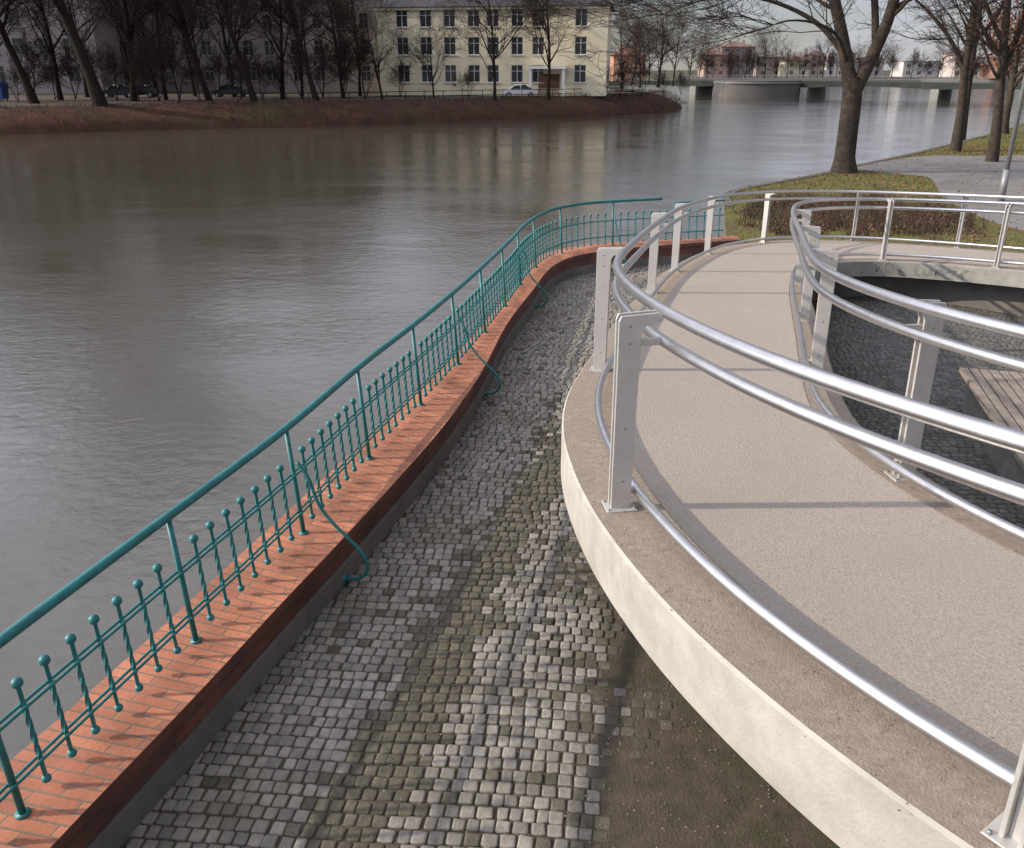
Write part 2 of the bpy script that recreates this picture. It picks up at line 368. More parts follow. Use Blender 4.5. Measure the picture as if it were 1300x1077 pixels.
# ------------------------------------------------------------------ embankment wall
e=empty("embankment_wall",(-1.5,4.6,0),"low winding river wall with red brick coping and concrete plinth","wall")
def child(mb,name,mats,par,bevel=0):
    o=mb.obj(name,mats,par,bevel); o.matrix_parent_inverse=Matrix.Translation(-par.location) if par.rotation_euler.z==0 else par.matrix_world.inverted(); return o
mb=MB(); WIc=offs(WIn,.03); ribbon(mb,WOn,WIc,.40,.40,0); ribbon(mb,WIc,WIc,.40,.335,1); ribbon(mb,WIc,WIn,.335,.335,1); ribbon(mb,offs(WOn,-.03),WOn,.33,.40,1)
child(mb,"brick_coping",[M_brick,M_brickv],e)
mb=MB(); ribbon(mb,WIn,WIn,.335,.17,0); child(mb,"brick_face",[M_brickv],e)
mb=MB(); ribbon(mb,WIn,offs(WIn,.02),.17,.165,0); ribbon(mb,offs(WIn,.02),offs(WIn,.02),.165,-.1,0); ribbon(mb,offs(WOn,-.02),offs(WOn,-.02),.33,-3.0,0)
a0,b0=WOn[-1],WIn[-1]
mb.add([(a0.x,a0.y,-3),(b0.x,b0.y,-3),(b0.x,b0.y,.33),(a0.x,a0.y,.33)],[(0,1,2,3)])
child(mb,"concrete_plinth",[M_plinth],e)

# ------------------------------------------------------------------ teal fence
fe=empty("teal_railing",(-1.54,5.42,.4),"teal painted steel railing with ball-topped twisted pickets on the brick wall","railing")
FL=arclen(F)
def fpos(d):
    for i in range(1,len(F)):
        if FL[i]>=d: break
    t=(d-FL[i-1])/(FL[i]-FL[i-1]); return F[i-1].lerp(F[i],t),tang(F,i)
LEAN=-.07
def fp(p,t,z,off=0):
    nrm=Vector((t.y,-t.x)); q=p+nrm*(off+LEAN*(z-.4)); return Vector((q.x,q.y,z))
iend=min(i for i in range(len(F)) if F[i].x>3.05 )
mb=MB(); mb.tube([fp(F[i],tang(F,i),1.235) for i in range(0,iend,3)],.027,14); child(mb,"handrail",[M_teal],fe)
mb=MB(); mb.tube([fp(F[i],tang(F,i),1.16) for i in range(iend+3,len(F),3)],.014,8); child(mb,"end_panel_top_bar",[M_teal],fe)
for nm,z in(("upper_bar",.875),("lower_bar",.575)):
    mb=MB()
    for off in(-.018,.018): mb.tube([fp(F[i],tang(F,i),z,off) for i in range(0,len(F),3)],.0085,6)
    child(mb,nm,[M_teal],fe)
def picket_mesh(detail):
    m_=MB(); z0,z1=-.265,.265
    m_.sphere((0,0,z1+.012),.027,10 if detail else 6,7 if detail else 4); m_.sphere((0,0,z0-.008),.023,10 if detail else 6,7 if detail else 4)
    ns=28 if detail else 2; vs=[];fs=[]
    for i in range(ns+1):
        t=i/ns; z=z0+(z1-z0)*t; tw=0
        if .2<t<.8: tw=(t-.2)/.6*math.pi*2
        elif t>=.8: tw=math.pi*2
        r=.0138 if .18<t<.82 else .0128
        for k in range(4):
            a=tw+k*math.pi/2; vs.append((r*math.cos(a),r*math.sin(a),z))
    for i in range(ns):
        for k in range(4): fs.append((i*4+k,i*4+(k+1)%4,(i+1)*4+(k+1)%4,(i+1)*4+k))
    m_.add(vs,fs); return m_
pmesh=picket_mesh(True).mesh("picket",[M_teal])
total=FL[-1]; sp=.163; d0=.03; k=0; pk=[]; posts=[]
d=d0
while d<total-.02:
    (posts if k%8==0 else pk).append(d); d+=sp; k+=1
tilt=math.atan(-LEAN)
Tinv=Matrix.Translation(-fe.location)
pk2=sorted(pk,key=lambda d:fpos(d)[0].length)
pk2=[d for d in pk2 if fpos(d)[0].y>1.6]
near,farp=pk2[:100],pk2[100:]
for d in near:
    p,t=fpos(d); q=fp(p,t,.725); o=link("picket",pmesh,fe)
    o.matrix_parent_inverse=Tinv; o.location=q
    o.rotation_euler=(0,R.uniform(-.01,.01)-tilt*.9,math.atan2(t.y,t.x)-math.pi/2+R.uniform(-.1,.1))
if farp:
    mb=MB()
    for d in farp:
        p,t=fpos(d); q=fp(p,t,.725); s_=picket_mesh(False); mb.add([(v[0]+q.x,v[1]+q.y,v[2]+q.z) for v in s_.v],s_.f)
    o=child(mb,"distant_pickets",[M_teal],fe); o["kind"]="stuff"
for d in posts:
    p,t=fpos(d); mb=MB(); mb.tube([fp(p,t,.395),fp(p,t,1.22 if p.x<3.05 else 1.15)],.017,8); mb.tube([fp(p,t,.4),fp(p,t,.41)],.035,10)
    child(mb,"post",[M_teal],fe)
for d in [posts[i] for i in range(len(posts)) if i%3==1]:
    p,t=fpos(d); nrm=Vector((t.y,-t.x)); i=nearest(WIn,p); wx=(WIn[i]-p).dot(nrm)
    prof=[(0,.98),(.08,.86),(wx*.5,.66),(wx*.85,.52),(wx+.07,.41),(wx+.18,.29),(wx+.21,.17),(wx+.14,.08),(wx+.01,.05)]
    pts=[Vector((p.x+nrm.x*x_,p.y+nrm.y*x_,z)) for x_,z in prof]
    mb=MB(); mb.tube(cat_rom(pts,5),.013,8)
    mb.tube([pts[-1]+Vector((nrm.x*.02,nrm.y*.02,0)),pts[-1]],.045,10)
    child(mb,"brace",[M_teal],fe)

# ------------------------------------------------------------------ ramp
ra=empty("pedestrian_ramp",(1.3,5.5,0),"curving concrete pedestrian ramp with pale edge band beside the river promenade","ramp")
def zt(p): return dz(p)
mb=MB(); A1=offs(OUTn,.34); B1=offs(INNn,-.24)
ribbon(mb,OUTn,A1,zt,zt,0); ribbon(mb,A1,B1,lambda p:zt(p)-.002,lambda p:zt(p)-.002,0); ribbon(mb,B1,INNn,zt,zt,0)
ribbon(mb,offs(OUTn,.01),offs(INNn,-.01),lambda p:zt(p)-.24,lambda p:zt(p)-.24,0)
child(mb,"concrete_slab",[M_dirtstrip],ra)
mb=MB(); ribbon(mb,A1,B1,lambda p:zt(p)+.004,lambda p:zt(p)+.004,0); child(mb,"walking_surface",[M_coat],ra)
for P,sgn,th_ in((OUTn,1,.30),(INNn,-1,.25)):
    mb=MB()
    Q=offs(P,-.012*sgn)
    zb=lambda p:max(-.05,zt(p)-th_)
    ribbon(mb,P,Q,lambda p:zt(p)+.001,lambda p:zt(p)-.012,0,True); ribbon(mb,Q,Q,lambda p:zt(p)-.012,zb,0,True)
    ribbon(mb,Q,offs(P,.03*sgn),zb,zb,0)
    child(mb,"edge_band",[M_fascia if sgn==1 else M_conc],ra)
mb=MB()
for P,dd in((OUTn,1.35),(INNn,-.45)):
    Q=[q for q in offs(P,dd) if q.y<16]
    ribbon(mb,Q,Q,-.1,lambda p:zt(p)-.23,0)
child(mb,"support_wall",[M_plinth],ra)
# graffiti bent along the far inner face
cu=bpy.data.curves.new("graffiti_text","FONT"); cu.body="VOK LUPOR"; cu.size=.21; cu.space_character=1.3; cu.offset=-.006; cu.shear=.25
to=bpy.data.objects.new("tmp",cu); col.objects.link(to); bpy.context.view_layer.update()
tm=bpy.data.meshes.new_from_object(to.evaluated_get(bpy.context.evaluated_depsgraph_get())); bpy.data.objects.remove(to)
G=offs(INN,.030); GL=arclen(G); g0=GL[nearest(G,(5.85,13.42))]
for v in tm.vertices:
    xx=v.co.x+.03*math.sin(v.co.y*22+v.co.x*3); zz=v.co.y*(1+.2*math.sin(v.co.x*5.3))+.014*math.sin(v.co.x*9)+.008*math.sin(v.co.x*31)
    d=g0+xx*.98; i=min(range(len(GL)),key=lambda j:abs(GL[j]-d)); i=min(i,len(G)-2)
    if GL[i]>d: i-=1
    t=(d-GL[i])/(GL[i+1]-GL[i]); p=G[i].lerp(G[i+1],t)
    v.co=(p.x,p.y,dz(p)-.205+zz)
tm.materials.clear(); tm.materials.append(M_graf)
go=link("graffiti",tm,ra); go.matrix_parent_inverse=Matrix.Translation(-ra.location); go["label"]="faded sprayed lettering on the concrete edge"

# ------------------------------------------------------------------ steel railings
def post_parts(arm):
    m_=MB()
    prof=[(-.050,.0),(-.050,.60),(-.052,.93),(-.042,.955),(arm-.03,.965),(arm-.012,.955),(arm-.012,.925),(.072,.905),(.054,.87),(.052,.70),(.044,0)]
    for y0 in(-.030,.016): m_.prism(prof,y0,y0+.014)
    m_.prism([(-.03,.0),(-.03,.9),(.02,.9),(.02,0)],-.0158,.0158)
    m_.box((arm*.5+.02,0,.825),(arm-.05,.022,.034))
    m_.box((.06,0,.085),(.06,.022,.03))
    m_.box((0,0,.004),(.15,.12,.008))
    b_=MB()
    for z in(.15,.42,.83,.91):
        b_.tube([(0,-.033,z),(0,.033,z)],.006,8)
    for x in(-.062,.062):
        for y_ in(-.045,.045): b_.tube([(x,y_,.008),(x,y_,.015)],.007,6)
    return m_,b_
def steel_railing(P,side,inset,where,label):
    root=empty("steel_railing",(P[len(P)//2].x,P[len(P)//2].y,dz(P[len(P)//2])),label,"railing")
    arm=.16; PL=offs(P,side*inset); inv=Matrix.Translation(-root.location)
    for nm,x_,h,r in(("handrail",arm+.012,.965,.0275),("middle_rail",arm+.012,.83,.0255),("bottom_rail",.085,.085,.0245)):
        Q=offs(P,side*(inset+x_)); mb=MB(); mb.tube([(q.x,q.y,dz(q)+h) for q in Q],r,16); child(mb,nm,[M_steel],root)
    pm,bm_=post_parts(arm); me=pm.mesh("post",[M_galv]); mbm=bm_.mesh("bolts",[M_bolt])
    for q in where:
        i=nearest(PL,q); p=PL[i]; t=tang(PL,i); inward=Vector((t.y,-t.x))*side
        o=link("post",me,root,bevel=.003); o.matrix_parent_inverse=inv; o.location=(p.x,p.y,dz(p)+.004)
        o.rotation_euler=(0,0,math.atan2(inward.y,inward.x))
        link("bolts",mbm,o)
steel_railing(resample(OUT,step=.06),1,.13,[(2.9,.1),(1.29,1.57),(.49,3.6),(.69,6.2),(1.62,9.97),(2.3,11.9),(3.2,14.2),(4.75,16.2),(6.75,16.7),(8.4,15.7),(10,13)],"brushed steel railing with flat plate posts along the outer ramp edge")
steel_railing(resample(INN,step=.06),-1,.13,[(3.5,1.8),(2.14,4.05),(2.45,6.2),(2.98,8.3),(3.75,10.8),(6.0,13.4),(7.35,12.7),(8.6,10.9)],"brushed steel railing with flat plate posts along the inner ramp edge")

# small stones and grit on the ramp margins and paving
mb=MB()
def pebble(x,y,z,s):
    vs=[(x+s*R.uniform(.7,1.2)*a,y+s*R.uniform(.7,1.2)*b_,z+s*.6*c) for a,b_,c in((1,0,.2),(0,1,.1),(-1,0,.2),(0,-1,.1),(.1,.1,1))]
    mb.add(vs,[(0,1,4),(1,2,4),(2,3,4),(3,0,4)])
for _ in range(4200):
    i=R.randrange(5,n-60) if R.random()<.8 else R.randrange(n-5)
    dd=abs(R.gauss(0,.16))+.02
    P,s_=(OUTn,1) if R.random()<.7 else (INNn,-1)
    if dd>.7: continue
    q=offs(P[max(0,i-1):i+2],dd*s_)[1] if i>0 else P[i]
    j=R.uniform(-.06,.06)
    pebble(q.x+j,q.y+j,dz(q)+.003,R.choice([.003,.003,.004,.005]))
for _ in range(2600):
    X,Y=R.uniform(-1.3,1.4),R.uniform(2.2,9)
    if X>wx_(Y)+.1: pebble(X,Y,.006,R.uniform(.003,.008))
o=mb.obj("gravel",[M_stone]); top(o,"loose grit and small stones on the ramp margins","gravel"); o["kind"]="stuff"

# ------------------------------------------------------------------ bench in the courtyard
be=empty("park_bench",(4.7,7.3,0),"grey slatted wooden bench on concrete base in cobbled courtyard","bench")
BR=curve2([(3.75,4.3),(4.08,5.6),(4.41,6.8),(4.70,7.85),(4.98,8.85)])
mb=MB()
for k in range(7):
    a,b_=offs(BR,.0+k*.10),offs(BR,.0+k*.10+.078)
    ribbon(mb,a,b_,.50,.50); ribbon(mb,a,a,.45,.50); ribbon(mb,b_,b_,.50,.45); ribbon(mb,b_,a,.45,.45)
    for e_ in(0,-1): mb.add([(a[e_].x,a[e_].y,.45),(b_[e_].x,b_[e_].y,.45),(b_[e_].x,b_[e_].y,.50),(a[e_].x,a[e_].y,.50)],[(0,1,2,3)])
child(mb,"seat",[M_wood],be)
mb=MB(); a,b_=offs(BR,.10),offs(BR,.62)
ribbon(mb,a,a,-.02,.448); ribbon(mb,a,b_,.448,.448); ribbon(mb,b_,b_,.448,-.02)
for e_ in(0,-1): mb.add([(a[e_].x,a[e_].y,-.02),(b_[e_].x,b_[e_].y,-.02),(b_[e_].x,b_[e_].y,.448),(a[e_].x,a[e_].y,.448)],[(0,1,2,3)])
child(mb,"base",[M_benchb],be)

# ------------------------------------------------------------------ near (right) bank
mid=[(p.x,p.y) for p in offs(OUTn,.9) if True][-72:]
mid=[q for q in mid if q[0]>4.0]
river=[(4.35,17.1),(4.78,19),(5.32,21.3),(5.95,23.9),(7.7,26),(9.9,28.2),(12.7,31.5),(16.3,35.6),(22,42.5),(29.5,52),(42,70),(60,98),(80,135),(95,160),(140,230),(300,420)]
poly=river+[(900,420),(900,-30),(12,-30)]+mid[::-1]
mb=MB(); polymesh(mb,poly,.38)
for i in range(len(river)-1):
    a,b_=river[i],river[i+1]; mb.add([(a[0],a[1],-3),(b_[0],b_[1],-3),(b_[0],b_[1],.38),(a[0],a[1],.38)],[(0,1,2,3)],1)
for i in range(len(mid)-1):
    a,b_=mid[i],mid[i+1]; mb.add([(a[0],a[1],-.2),(b_[0],b_[1],-.2),(b_[0],b_[1],.38),(a[0],a[1],.38)],[(0,1,2,3)],1)
o=mb.obj("near_bank",[M_grass,M_quay]); o["kind"]="structure"
pathpts=[(11.6,15.6),(10.9,17.7),(10.9,19.8),(11.6,23.0),(12.6,25.6),(13.2,27.6),(12.3,28.9),(11.8,30.2),(13.4,32.0),(16.6,34.6),(19.5,34.6),(26,37),(40,60),(60,88),(62,86),(44,55),(40,30),(40,12)]
mb=MB(); polymesh(mb,[(p.x,p.y) for p in cat_rom(pathpts[:12],5)]+pathpts[12:],.386)
o=mb.obj("path",[M_path]); o["kind"]="structure"
mb=MB(); K=resample(cat_rom([Vector(q) for q in river[2:12]],4),step=.8); Ki=offs(K,.22)
ribbon(mb,K,Ki,.40,.40); ribbon(mb,Ki,Ki,.40,.36); ribbon(mb,K,K,.2,.40)
o=mb.obj("quay_kerb",[M_quay]); o["kind"]="structure"
mb=MB(); pth=[(p.x,p.y) for p in cat_rom(pathpts[:12],5)]+pathpts[12:]
bed=[(5.2,17.6),(5.6,20.8),(7.2,22.6),(9.5,22.4),(10.6,20.6),(10.3,18.4),(8.8,17.3),(7,17.5)]
gp=poly
c=0
while c<16000:
    X,Y=R.uniform(4.5,34),R.uniform(14,46)
    if R.random()>1.6*14/(Y): continue
    if not inpoly((X,Y),gp) or inpoly((X,Y),pth): continue
    c+=1; h=R.uniform(.010,.028)*(1+.01*Y); a=R.uniform(0,6.28); w_=.008+.0005*Y; lx,ly=R.uniform(-.03,.03),R.uniform(-.03,.03)
    mb.add([(X-w_*math.cos(a),Y-w_*math.sin(a),.378),(X+w_*math.cos(a),Y+w_*math.sin(a),.378),(X+lx,Y+ly,.38+h)],[(0,1,2)])
o=mb.obj("grass",[M_blade]); top(o,"patchy green winter grass on the river bank","grass"); o["kind"]="stuff"
def leaf(mb,p,s,mat_=0):
    a=Vector((R.gauss(0,1),R.gauss(0,1),R.gauss(0,1))).normalized(); b_=a.orthogonal().normalized(); c_=a.cross(b_)
    p=Vector(p); mb.add([p+b_*s,p+c_*s*.6,p-b_*s,p-c_*s*.6],[(0,1,2,3)],mat_)
mb=MB(); c=0
while c<3200:
    X,Y=R.uniform(5,28),R.uniform(16,40)
    if not inpoly((X,Y),gp) or (inpoly((X,Y),pth) and R.random()<.85): continue
    c+=1; leaf(mb,(X,Y,.41),R.uniform(.02,.045))
o=mb.obj("fallen_leaves",[M_leafb]); top(o,"scattered dry brown fallen leaves on grass and pavement","leaves"); o["kind"]="stuff"
mb=MB(); c=0
while c<15000:
    X,Y=R.uniform(4.8,11.3),R.uniform(16.8,23.4)
    dn=noise.noise(Vector((X*1.5,Y*1.5,9)))
    sx,sy=X+.7*dn,Y+.8*noise.noise(Vector((X*1.7,Y*1.7,3)))
    if not inpoly((sx,sy),bed): continue
    c+=1; hh=.07+.24*max(0,.3+noise.noise(Vector((X*1.9,Y*1.9,2))))
    if c%3==0:
        lx,ly=R.gauss(0,.10),R.gauss(0,.10); w_=.006
        mb.add([(X-w_,Y,.38),(X+w_,Y,.38),(X+lx,Y+ly,.38+hh*1.9*R.uniform(.6,1.2))],[(0,1,2)])
    else: leaf(mb,(X,Y,.38+hh*R.random()**.5),R.uniform(.012,.028))
o=mb.obj("groundcover_bed",[M_bush]); top(o,"reddish brown low groundcover bed beyond the ramp","shrubs"); o["kind"]="stuff"

# ------------------------------------------------------------------ trees
def rnd_perp(d,r): 
    a=Vector((r.gauss(0,1),r.gauss(0,1),r.gauss(0,1))); return (a-d*a.dot(d)).normalized()
def grow(tr,cr,p,d,r,Ln,lev,maxl,rng,kids,tips,split=1,droop=0,rmin=.008,low=.32):
    segs=[7,6,5,3,2,2][min(lev,5)]; path=[p.copy()]; rad=[r]; dirs=[d.copy()]
    for i in range(segs):
        wob=[.06,.16,.22,.25,.25,.25][min(lev,5)]
        d=(d+rnd_perp(d,rng)*wob+Vector((0,0,.05 if lev>0 else .03))-Vector((0,0,droop*lev*.03))).normalized()
        p=p+d*(Ln/segs); t=(i+1)/segs
        path.append(p.copy()); rad.append(max(rmin,r*(1-t*(.55 if lev==0 else .8)))); dirs.append(d.copy())
    if lev==0: rad[0]*=1.35
    (tr if lev<=split else cr).tube(path,rad,[10,7,5,3,3,3][min(lev,5)],0,lev<3,False)
    if lev>=maxl:
        tips.append(p.copy()); return
    for k in range(kids[lev]):
        t=rng.uniform(low if lev==0 else .2,1.0) if k>0 else 1.0
        x=t*segs; i=min(int(x),segs-1); q=path[i].lerp(path[i+1],x-i); dd=dirs[min(i+1,segs)]
        ang=rng.uniform(.45,.95) if k>0 else .15
        nd=(dd*math.cos(ang)+rnd_perp(dd,rng)*math.sin(ang)).normalized()
        if nd.z<-.15: nd.z*=-.5; nd.normalize()
        grow(tr,cr,q,nd,max(rmin,rad[i]*rng.uniform(.45,.65)),Ln*rng.uniform(.42,.66)*(1.15-.35*t if lev==0 else 1),lev+1,maxl,rng,kids,tips,split,droop,rmin,low)
def tree_meshes(seed,H,r,lean=0,kids=(9,6,4,4),maxl=4,rmin=.012,bark=None,twig=None,low=.32):
    rng=random.Random(seed); tr,cr=MB(),MB(); tips=[]
    grow(tr,cr,Vector((0,0,-.1)),Vector((lean,0,1)).normalized(),r,H*.62,0,maxl,rng,kids,tips,rmin=rmin,low=low)
    return tr.mesh("trunk",[bark or M_barkd]),cr.mesh("crown",[twig or M_twig]),tips
T=[tree_meshes(s,17,rr,le,k,low=.18,rmin=.011) for s,rr,le,k in((11,.20,.0,(13,8,5,4)),(12,.23,-.16,(12,8,5,4)),(13,.17,.06,(13,7,5,4)),(14,.31,-.26,(11,8,5,4)))]
SH=tree_meshes(31,7,.09,0,(12,7,5,4),low=.04,rmin=.011)
def plant(tmpl,loc,sc,rz,label,group=None,cat="tree"):
    e=empty("shrub" if cat=="shrub" else "tree",loc,label,cat,group,rot=(0,0,rz)); e.scale=(sc,sc,sc)
    link("trunk",tmpl[0],e); link("crown",tmpl[1],e); return e
def px2x(px,Y): return (px-650)/1070*1.055*Y
grp="bare trees on the opposite river bank"
for px,Y,ti,sc,rz in((20,84,0,1.3,.2),(55,92,2,1.1,1),(96,86,3,1.3,.2),(128,95,0,1.3,2),(172,81,3,1.75,0),(212,92,1,1.3,2.5),(250,97,2,1.2,4),(300,94,1,1.3,.3),(352,90,3,1.05,.1),(385,98,0,1.2,3.3),(424,93,1,1.3,.1),(455,101,2,1.1,2.1),(630,100,2,1.05,.6),(692,103,0,1.0,1.7),(560,101,2,.62,2.7),(500,99,1,.6,1.3),(160,106,2,1.4,1.0),(330,107,0,1.2,.9),(240,108,0,1.3,.4),(408,109,2,1.1,5),(475,110,0,1.0,2),(285,110,2,1.2,2)):
    plant(T[ti],(px2x(px,Y),Y+1.5,.4),sc,rz,"tall bare dark tree on the opposite river bank",grp)
grp3="leafless shrubs along the opposite quay"
for i,px in enumerate(list(range(95,480,24))+[12,30,75,520,600,735,752,775,800,825,845]):
    Y=(88 if px<300 else 96 if px<500 else 103)+R.uniform(0,9) if px<760 else 112+(px-760)*.12
    plant(SH,(px2x(px,Y),Y+2,.3),R.uniform(.6,1.2) if px<480 else R.uniform(.45,.7),i*1.3,"leafless brown shrub on the opposite quay",grp3,"shrub")
grp2="distant bare trees near the bridge"
for px,Y,ti,sc,rz in((775,150,0,.95,0),(795,165,2,1.0,1),(815,170,1,1.1,2),(832,180,0,.95,3),(785,185,1,.9,3.6),(805,195,2,1.0,.6),(850,200,2,.9,4),(870,330,1,1.2,5),(895,350,2,.8,2),(918,345,0,.8,.2),(935,340,0,1.3,1),(948,345,2,1.1,2),(1000,350,0,1.1,3),(1016,362,2,.8,1),(1044,352,1,.9,0),(1060,350,1,1.0,4),(1078,345,0,.8,2),(975,352,1,.7,1),(905,350,2,.9,1),(1130,340,1,.9,2),(1146,335,2,.8,5),(1165,320,0,.9,3),(1200,300,1,.9,1),(1215,290,2,.9,3),(1232,280,0,1.0,3),(1250,270,1,1.0,2),(1290,250,0,1.0,.4)):
    plant(T[ti],(px2x(px,Y),Y,.5),sc*.9,rz,"bare tree on the distant shore beside the bridge",grp2)
grp4="leafless scrub along the distant shore"
for i in range(26):
    px=860+i*17+R.uniform(-5,5); Y=334-max(0,px-1100)*.1
    plant(SH,(px2x(px,Y),Y,.4),R.uniform(.9,1.6),i*1.7,"leafless scrub on the distant shore",grp4,"shrub")
def limb(mb,pts,rads,sides=10): 
    P=cat_rom([Vector(p) for p in pts],4); rr=[]
    for i in range(len(P)):
        t=i/4; k=min(int(t),len(rads)-2); rr.append(rads[k]*(1-(t-k))+rads[k+1]*(t-k))
    mb.tube(P,rr,sides,0,True,False); return P,rr
def hero(loc,limbs,seed,label,kids=(5,6,5,4),rmin=.006,stub=2.2):
    rng=random.Random(seed); tr,cr=MB(),MB(); tips=[]
    for pts,rads,nk in limbs:
        P,rr=limb(tr,pts,rads)
        for k in range(nk):
            i=rng.randrange(int(len(P)*.35),len(P)); d=(P[min(i+1,len(P)-1)]-P[i-1]).normalized()
            a=rng.uniform(.5,1.1); nd=(d*math.cos(a)+rnd_perp(d,rng)*math.sin(a)).normalized()
            if nd.z<0: nd.z*=.3
            grow(tr,cr,P[i],nd,max(.02,rr[i]*.42),stub*rng.uniform(.7,1.5),1,4,rng,(0,)+kids[1:],tips,1,1.3,rmin)
    e=empty("tree",loc,label,"tree"); link("trunk",tr.mesh("trunk",[M_bark]),e); link("crown",cr.mesh("crown",[M_twig]),e); return tips
hero((11.1,28.9,.36),[
 ([(0,0,-.1),(-.05,0,.5),(-.06,0,1.4),(-.08,0,2.4),(-.15,0,3.0)],[.48,.33,.31,.31,.27],0),
 ([(-.12,0,2.5),(-.38,.1,3.5),(-.75,.2,4.7),(-1.25,.2,6.0),(-1.9,.3,8.2),(-2.5,.2,10.5),(-2.9,0,12.5)],[.25,.21,.18,.16,.12,.08,.03],11),
 ([(-.05,0,2.5),(.3,-.1,3.5),(.65,-.2,4.7),(.85,-.2,6.2),(1.0,-.3,8.4),(1.2,0,10.6),(1.2,.1,13)],[.23,.20,.17,.15,.12,.08,.03],11),
 ([(.4,-.1,4.0),(.35,.2,5.0),(.15,.4,6.4),(.0,.8,8.6),(-.1,1,11)],[.12,.11,.10,.07,.03],7),
 ([(-.42,.1,3.6),(-1.2,.4,4.5),(-2.3,.6,5.1),(-3.6,.6,5.4),(-5.0,.6,5.3),(-6.2,.8,4.9)],[.10,.08,.065,.05,.03,.012],13),
 ([(-.3,.1,3.3),(-.9,-.5,4.1),(-1.7,-1.0,4.5),(-2.8,-1.4,4.6),(-3.8,-1.6,4.3)],[.065,.055,.04,.028,.01],10),
 ([(.75,-.2,5.0),(1.5,-.4,5.4),(2.6,-.5,5.6),(3.7,-.6,5.3)],[.08,.06,.04,.015],10)],3,"large forked bare tree standing on the grass by the river")
hero((18.6,36.6,.36),[([(0,0,-.1),(-.05,0,1.5),(-.2,0,3.2),(-.25,0,5),(-.3,0,8),(-.4,0,13)],[.25,.18,.16,.14,.11,.03],10),
 ([(-.2,0,3.2),(-1.0,.1,4.4),(-2.0,.2,5.4),(-3.2,.3,6.3)],[.10,.08,.06,.02],7),([(-.2,0,4),(.7,.1,5.2),(1.3,0,7.0),(2.0,0,10)],[.10,.08,.06,.02],6)],8,"slender bare tree beside the riverside pavement")
hero((17.9,32.4,.36),[([(0,0,-.1),(-.10,0,1.5),(-.3,0,3.2),(-.5,0,5),(-.85,0,8),(-1.2,0,13)],[.24,.17,.15,.13,.10,.03],9),
 ([(-.25,0,3.0),(.1,.1,4.3),(.4,.2,6.0),(.7,.3,9)],[.09,.08,.065,.03],6),([(-.35,0,4.0),(-1.0,.1,5.0),(-1.7,0,6.2),(-2.3,0,8)],[.08,.07,.05,.02],6)],21,"slender bare tree growing at the pavement edge")
hero((22.5,44,.36),[([(0,0,-.1),(-.1,0,2),(-.2,0,5),(-.3,0,9),(-.4,0,13)],[.26,.20,.16,.12,.03],12)],22,"bare tree further along the riverside path")
rng=random.Random(9); tr,cr=MB(),MB(); tips=[]
grow(tr,cr,Vector((0,0,-.1)),Vector((0,0,1)),.2,4.2,0,3,rng,(10,6,5,4),tips)
for t_ in tips:
    for _ in range(9): leaf(cr,t_+Vector((R.gauss(0,.22),R.gauss(0,.22),R.gauss(0,.22))),R.uniform(.05,.10),1)
lt=(tr.mesh("trunk",[M_bark]),cr.mesh("crown",[M_twig,M_leafb]))
plant(lt,(26.3,47,.36),1.1,0,"small tree holding dry orange-brown leaves"); plant(lt,(33,52,.36),1.2,2,"small tree holding dry orange-brown leaves")

# lamp post
la=empty("street_lamp",(12.75,22.3,.38),"slim grey steel street lamp beside the pavement","street lamp")
mb=MB(); mb.tube([(0,0,0),(0,0,.8)],.085,14); mb.tube([(0,0,.8),(0,0,7.6)],[.058,.045],14); link("pole",mb.mesh("pole",[M_pole]),la)
mb=MB(); mb.tube([(0,0,7.5),(.1,0,7.9),(.5,0,8.1),(1.0,0,8.15)],.03,8); link("arm",mb.mesh("arm",[M_pole]),la)
mb=MB(); mb.sphere((1.3,0,8.13),.35,12,8,0,(1,.4,.25)); link("lamp_head",mb.mesh("lamp_head",[M_pole]),la)

# ------------------------------------------------------------------ far bank
shore=[(-300,40),(-120,55),(-60,69),(-43,73.8),(-32.5,80.2),(-19,85.4),(-11.9,89.2),(-.9,97.3),(10.2,104),(18.5,115),(23.9,124.5),(24.5,130),(21,138),(19,160),(20,220),(30,330)]
S=resample(smooth(resample(cat_rom([Vector(p) for p in shore]),step=1.2),4),step=1.2)
mb=MB(); rows=[(0,-1.9),(.5,-1.0),(1.6,-.5),(3.2,.1),(5.0,.5)]
grid=[]
for d_,z in rows:
    Q=offs(S,-d_); grid.append([(q.x+.25*noise.noise(Vector((q.x*.3,q.y*.3,d_))),q.y,z+.18*noise.noise(Vector((q.x*.5,q.y*.5,z)))) for q in Q])
vs=[p for g in grid for p in g]; m_=len(S)
mb.add(vs,[(r*m_+i,r*m_+i+1,(r+1)*m_+i+1,(r+1)*m_+i) for r in range(len(rows)-1) for i in range(m_-1)],0,True)
inl=[(p[0],p[1]) for p in grid[-1]][::3]
polymesh(mb,inl+[(30,900),(-900,900),(-900,40)],.44,1)
o=mb.obj("far_bank",[M_bank,M_street]); o["kind"]="structure"
mb=MB(); polymesh(mb,[(-50,330),(60,318),(150,330),(300,300),(900,250),(1600,2800),(-900,2800)],.5); 
mb.add([(-50,330,-3),(60,318,-3),(60,318,.5),(-50,330,.5),(150,330,-3),(150,330,.5),(300,300,-3),(300,300,.5)],[(0,1,2,3),(1,4,5,2),(4,6,7,5)],1)
o=mb.obj("distant_shore",[M_far,M_conc]); o["kind"]="structure"
mb=MB()
S2=[p for p in S if -80<p.x<26 and p.y<150]
